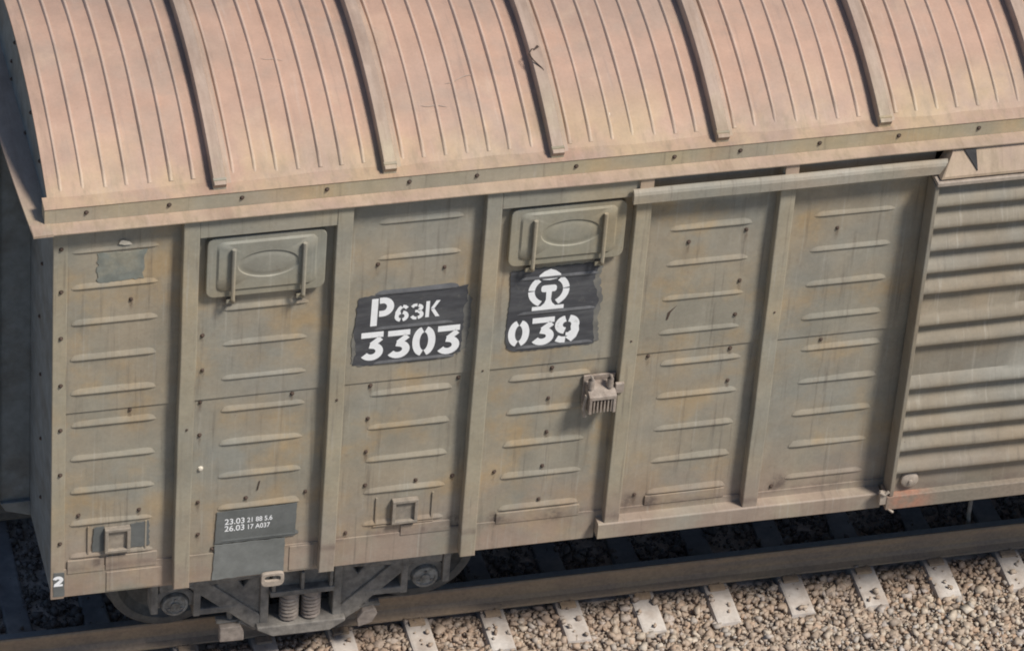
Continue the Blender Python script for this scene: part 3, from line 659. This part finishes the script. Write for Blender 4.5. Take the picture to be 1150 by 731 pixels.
while x < XE - .1:
    x0, x1 = max(x + (.085 if k else 0), -.036), min(x + PITCH, XE + .036)
    b = MB(); nx = 12; P = []
    for i in range(nx + 1):
        X = x0 + (x1 - x0) * i / nx
        P.append([(X, *roof_pt(y, .0045 * math.sin(5.3 * X + 3.1 * y + k) * math.sin(2.9 * y + X) + .002 * math.sin(13 * X + k) * math.sin(7.1 * y + 2 * k))) for y in YS])
    b.grid(P, True); Q = [[(p[0][0], *roof_pt(y, -.012)) for y in YS] for p in (P[0], P[-1])]
    b.grid(Q, True)
    for e, p in ((Q[0], P[0]), (Q[1], P[-1])): b.grid([e, p], False)
    b.grid([[r[0] for r in P], [(r[0][0], *roof_pt(YS[0], -.012)) for r in P]], False)
    pn = b.build('roof_panel', M['roof'], car)
    for j in range(7):
        X = x + .146 + .1405 * j
        if x0 + .02 < X < x1 - .02: link('rib', roofrib, pn, (X + random.uniform(-.003, .003), 0, 0))
    if k:
        b = MB(); P = []; D = [(0, -.004), (0, .079), (.004, .084), (.076, .084), (.080, .078), (.082, .007), (.125, .006), (.126, -.004)]
        YY = [.050] + YS[1:-1] + [2 * RY - .050]
        for y in YY: P.append([(x + dx, *roof_pt(y, dz)) for dx, dz in D])
        b.grid(P, True)
        for r in (P[0], P[-1]): b.add(r, [tuple(range(len(r)))])
        st = b.build('roof_seam_strip', M['strip'], car)
        b = MB(); b.box(x - .002, x + .083, .030, .056, 4.192, 4.276); b.build('end_cap', M['fascia'], st, .003)
    x += PITCH; k += 1
# small things seen on the roof
def roof_xyz(x, y, dz): q = roof_pt(y, dz); return (x, q[0], q[1])
b = MB(); b.tube([roof_xyz(3.262, .755, .075), roof_xyz(3.215, .745, .085), roof_xyz(3.185, .70, .10), roof_xyz(3.205, .65, .10), roof_xyz(3.25, .60, .085), roof_xyz(3.262, .565, .072)], .0045, 6)
b.tube([roof_xyz(3.225, .735, .08), roof_xyz(3.262, .765, .078)], [.006, .014], 6); b.tube([roof_xyz(3.252, .60, .08), roof_xyz(3.266, .56, .074)], [.006, .010], 6); b.build('loose_wire', M['rivet'], car)
b = MB(); b.add([roof_xyz(3.64 + dx, .31 + dy, .004) for dx, dy in ((-.014, -.02), (.003, -.03), (.012, .0), (.008, .030), (-.010, .028), (-.018, .01))], [(0, 1, 2, 3, 4, 5)]); b.build('paint_chip', M['chip'], car)
for x0, x1, ya, yb in ((2.62, 2.83, .60, .66), (2.43, 2.60, .46, .44), (1.48, 1.62, .93, .90)):
    b = MB(); n = 6; P = []
    for i in range(n + 1):
        X = x0 + (x1 - x0) * i / n; Y = ya + (yb - ya) * i / n + .006 * math.sin(5 * i); w = .004 * math.sin(PI * (i + .4) / (n + .8))
        P.append([roof_xyz(X, Y - w, .0075), roof_xyz(X, Y + w, .0075)])
    b.grid(P, False); b.build('scratch', M['strip'], car)
# gable, its projecting sill, end wall and end posts
for xe, sg in ((-.030, -1), (XE + .030, 1)):
    b = MB(); top = [roof_pt(y, -.014) for y in YS]
    poly = [(.0, 4.06)] + [(max(y, .0), z) for y, z in top] + [(2 * RY, 4.06)]
    b.prism_x(poly[::-1], min(xe, xe - sg * .03), max(xe, xe - sg * .03)); gb = b.build('gable_panel', M['end'], car)
    if sg < 0:
        for y, z in ((1.367, 4.50), (1.488, 4.269), (1.486, 4.13), (.741, 4.40), (.938, 4.10), (.40, 4.27)):
            o = link('rivet', rivm, gb, (xe, y, z)); o.rotation_euler = (0, 0, -PI / 2)
    b = MB(); yy = [-.112 + (2 * RY + .224) * k / 16 for k in range(17)]
    dep = lambda y: .125 + .05 * (1 - ((y - RY) / 1.565) ** 2)
    P = [[(xe - sg * .005, y, 4.060), (xe + sg * dep(y), y, 4.058), (xe + sg * dep(y), y, 4.075), (xe + sg * .0, y, 4.080)] for y in yy]
    b.grid([r + [r[0]] for r in P], False)
    for r in (P[0], P[-1]): b.add(r, [(0, 1, 2, 3)])
    b.build('gable_flange', M['strip'], car)
    X0 = 0.0 if sg < 0 else XE
    b = MB(); b.box(min(X0, X0 - sg * .02), max(X0, X0 - sg * .02), .010, 2 * RY - .01, ZB, 4.06); ew = b.build('end_wall', M['end'], car)
    if sg < 0:
        for y, z in ((.447, 3.416), (.535, 2.918), (.487, 2.473), (.46, 1.95), (.45, 1.45)):
            o = link('rivet', rivm, ew, (0, y, z)); o.rotation_euler = (0, 0, -PI / 2)
    for yp in (.90, 2 * RY - .90):
        b = MB(); q = X0 + sg * .205
        b.box(min(X0, q), max(X0, q), yp, yp + .014, 1.06, 4.055)
        b.box(min(q, q + sg * .05), max(q, q + sg * .05), yp - .02, yp + .10, 1.07, 4.055)
        b.prism_y([(X0, .93), (X0 + sg * .17, .99), (X0 + sg * .205, 1.06), (X0, 1.06)][::1 if sg > 0 else -1], yp - .03, yp + .09)
        b.build('end_post', M['end'], car, .004)
    b = MB(); cx = X0 + sg * .02
    b.box(min(cx, cx + sg * .45), max(cx, cx + sg * .45), RY - .09, RY + .09, .78, .98)
    b.prism_y([(cx + sg * .45, .70), (cx + sg * .72, .72), (cx + sg * .78, .88), (cx + sg * .70, 1.02), (cx + sg * .45, 1.05)][::1 if sg > 0 else -1], RY - .14, RY + .12)
    b.build('coupler', M['bogie'], car, .01)
# far side, floor, centre sill
b = MB(); b.box(0, XE, 2 * RY - .02, 2 * RY, ZB, 4.18); b.build('far_side_wall', M['wall'], car)
b = MB(); b.box(.02, XE - .02, .03, 2 * RY - .03, 1.10, 1.16); b.box(.3, XE - .3, RY - .18, RY + .18, .72, 1.10)
for xx in (1.788, 3.9, 5.6, 7.3, 9.0, 10.7, XE - 1.788): b.box(xx - .09, xx + .09, .12, 2 * RY - .12, .92, 1.10)
b.build('underframe', M['dark'], car)
b = MB(); b.box(.02, XE - .02, .014, .03, ZB, 1.2); b.build('side_sill', M['dark'], car)
b = MB(); b.tube([(6.80, .80, .95), (6.805, .80, .02), (6.82, .80, -.10)], .016, 8); b.build('hanger_rod', M['bogie'], car)

# ------------------------------------------------------------------ bogies
def bogie(xc):
    s = MB(); Y0, Y1 = .365, .49
    def bar(b, p, q, t, y0=Y0, y1=Y1):
        p, q = Vector(p), Vector(q); d = (q - p).normalized(); n = Vector((-d.y, d.x)) * t / 2
        P = [(p - n), (q - n), (q + n), (p + n)]; b.prism_y([(xc + v.x, v.y) for v in P], y0, y1)
    for m in (-1, 1):
        bar(s, (m * .99, .60), (0, .66), .11, Y0 + .002, Y1); bar(s, (m * .74, .60), (m * .27, .155), .115, Y0, Y1)
        bar(s, (m * .725, .30), (m * .725, .62), .05, Y0 - .004, Y1 - .003); bar(s, (m * .745, .335), (m * .45, .335), .055, Y0 - .003, Y1 - .001)
        bar(s, (m * .255, .10), (m * .255, .66), .06, Y0 - .006, Y1 - .004)
        bar(s, (m * 1.02, .36), (m * 1.02, .62), .05, Y0 - .004, Y1)
        P = [(m * .28, .15), (m * .62, .50), (m * .55, .60), (m * .46, .60), (m * .40, .50), (m * .34, .60), (m * .28, .60)]
        P = [(xc + a, c) for a, c in P]; s.prism_y(P if area(P) > 0 else P[::-1], Y0 + .022, Y1 - .03)
    s.prism_y([(xc + a, z) for a, z in ((-.20, .080), (.20, .080), (.31, .150), (.31, .175), (-.31, .175), (-.31, .150))], Y0 - .055, Y1 + .05)
    root = s.build('bogie', M['bogie'], car, .008)
    for m in (-1, 1):
        f = MB(); P = [(m * .30, .19), (m * .42, .31), (m * .42, .42), (m * .30, .36)]
        P = [(xc + a, c) for a, c in P]; f.prism_y(P if area(P) > 0 else P[::-1], Y0 + .036, Y0 + .05); f.build('friction_plate', M['dark'], root)
    bo = MB(); bo.box(xc - .215, xc + .215, Y0 + .02, 2 * RY - Y0 - .02, .45, .63); bo.box(xc - .225, xc + .225, Y0 - .045, Y0 + .06, .43, .475)
    for dx in (-.20, .0, .20): bo.box(xc + dx - .012, xc + dx + .012, Y0 - .04, Y0 + .03, .474, .625)
    bo.build('bolster', M['bogie'], root, .006)
    for dx in (-.075, .078):
        t = 6.2; n = 76; c = MB()
        c.tube([(xc + dx + .054 * math.cos(2 * PI * t * i / n), Y0 + .03 + .054 * math.sin(2 * PI * t * i / n), .175 + .205 * i / n) for i in range(n + 1)], .0165, 7)
        c.tube([(xc + dx, Y0 + .03, .385), (xc + dx, Y0 + .03, .45)], .064, 18)
        c.build('spring', M['spring'], root)
    for dx in (-.075, .078):
        c = MB(); c.tube([(xc + dx, Y0 + .03, .17), (xc + dx, Y0 + .03, .39)], .045, 14); c.build('spring_core', M['bogie'], root)
    for m in (-1, 1):
        ax = xc + m * .875; az = .414
        c = MB(); c.lathe_y(ax, az, [(0, .362), (.030, .360), (.034, .372), (.066, .374), (.070, .366), (.088, .369), (.094, .385), (.094, .52)], 28)
        bx = c.build('axle_box', M['cap'], root)
        for k in range(3):
            a = math.radians(90 + 120 * k); bb = MB(); bb.lathe_y(ax + .050 * math.cos(a), az + .050 * math.sin(a), [(0, .363), (.009, .364), (.011, .376)], 6); bb.build('cap_bolt', M['bogie'], bx)
        c = MB(); O = arc(ax, az, .150, .150, -15, 195, 18); I = arc(ax, az, .102, .102, -15, 195, 18)
        R = [[(p[0], y, p[1]) for p in A] for A, y in ((I, .395), (O, .395), (O, .50), (I, .50))]; c.grid(R, False); c.box(ax - .13, ax + .13, .41, .49, .53, .60); c.build('bearing_saddle', M['bogie'], root, .005)
        for yw, sg in ((.645, 1), (2 * RY - .645, -1)):
            w = MB(); pr = [(.0, .0), (.09, .0), (.10, .03), (.30, .045), (.345, .012), (.352, .0), (.405, .0), (.418, .008), (.4205, .095), (.447, .112), (.447, .128), (.43, .135), (.35, .135), (.30, .09), (.10, .10), (.0, .12)]
            w.lathe_y(ax, .4205, [(r, yw + sg * y) for r, y in pr], 56); w.build('wheel', M['wheel'], root)
        c = MB(); c.tube([(ax, .47, .4205), (ax, 2 * RY - .47, .4205)], .075, 16); c.build('axle', M['dark'], root)
        # brake shoe on its hanger
        bx0 = xc + m * .475
        c = MB(); c.prism_y([(bx0 - .085, .035), (bx0 + .085, .03), (bx0 + .085, .10), (bx0 + .06, .165), (bx0 - .085, .165)] if m < 0 else [(bx0 - .06, .03), (bx0 + .04, .06), (bx0 + .075, .14), (bx0 + .05, .185), (bx0 - .03, .165), (bx0 - .07, .10)], .36, .41)
        sh = c.build('brake_shoe', M['spring'], root, .008)
        c = MB(); c.box(bx0 - .10, bx0 + .10, .41, .47, .165, .185); c.tube([(bx0 - m * .05, .40, .185), (bx0 - m * .17, .40, .10)], .016, 7); c.tube([(bx0, .44, .18), (bx0 + m * .02, .44, .42)], .022, 7)
        c.build('brake_hanger', M['bogie'], sh)
    b2 = MB()
    b2.box(xc - 1.0, xc + 1.0, 2 * RY - .49, 2 * RY - .37, .45, .68); b2.box(xc - .3, xc + .3, 2 * RY - .49, 2 * RY - .37, .1, .45); b2.build('far_side_frame', M['bogie'], root)
    return root
bogie(1.788); bogie(XE - 1.788)
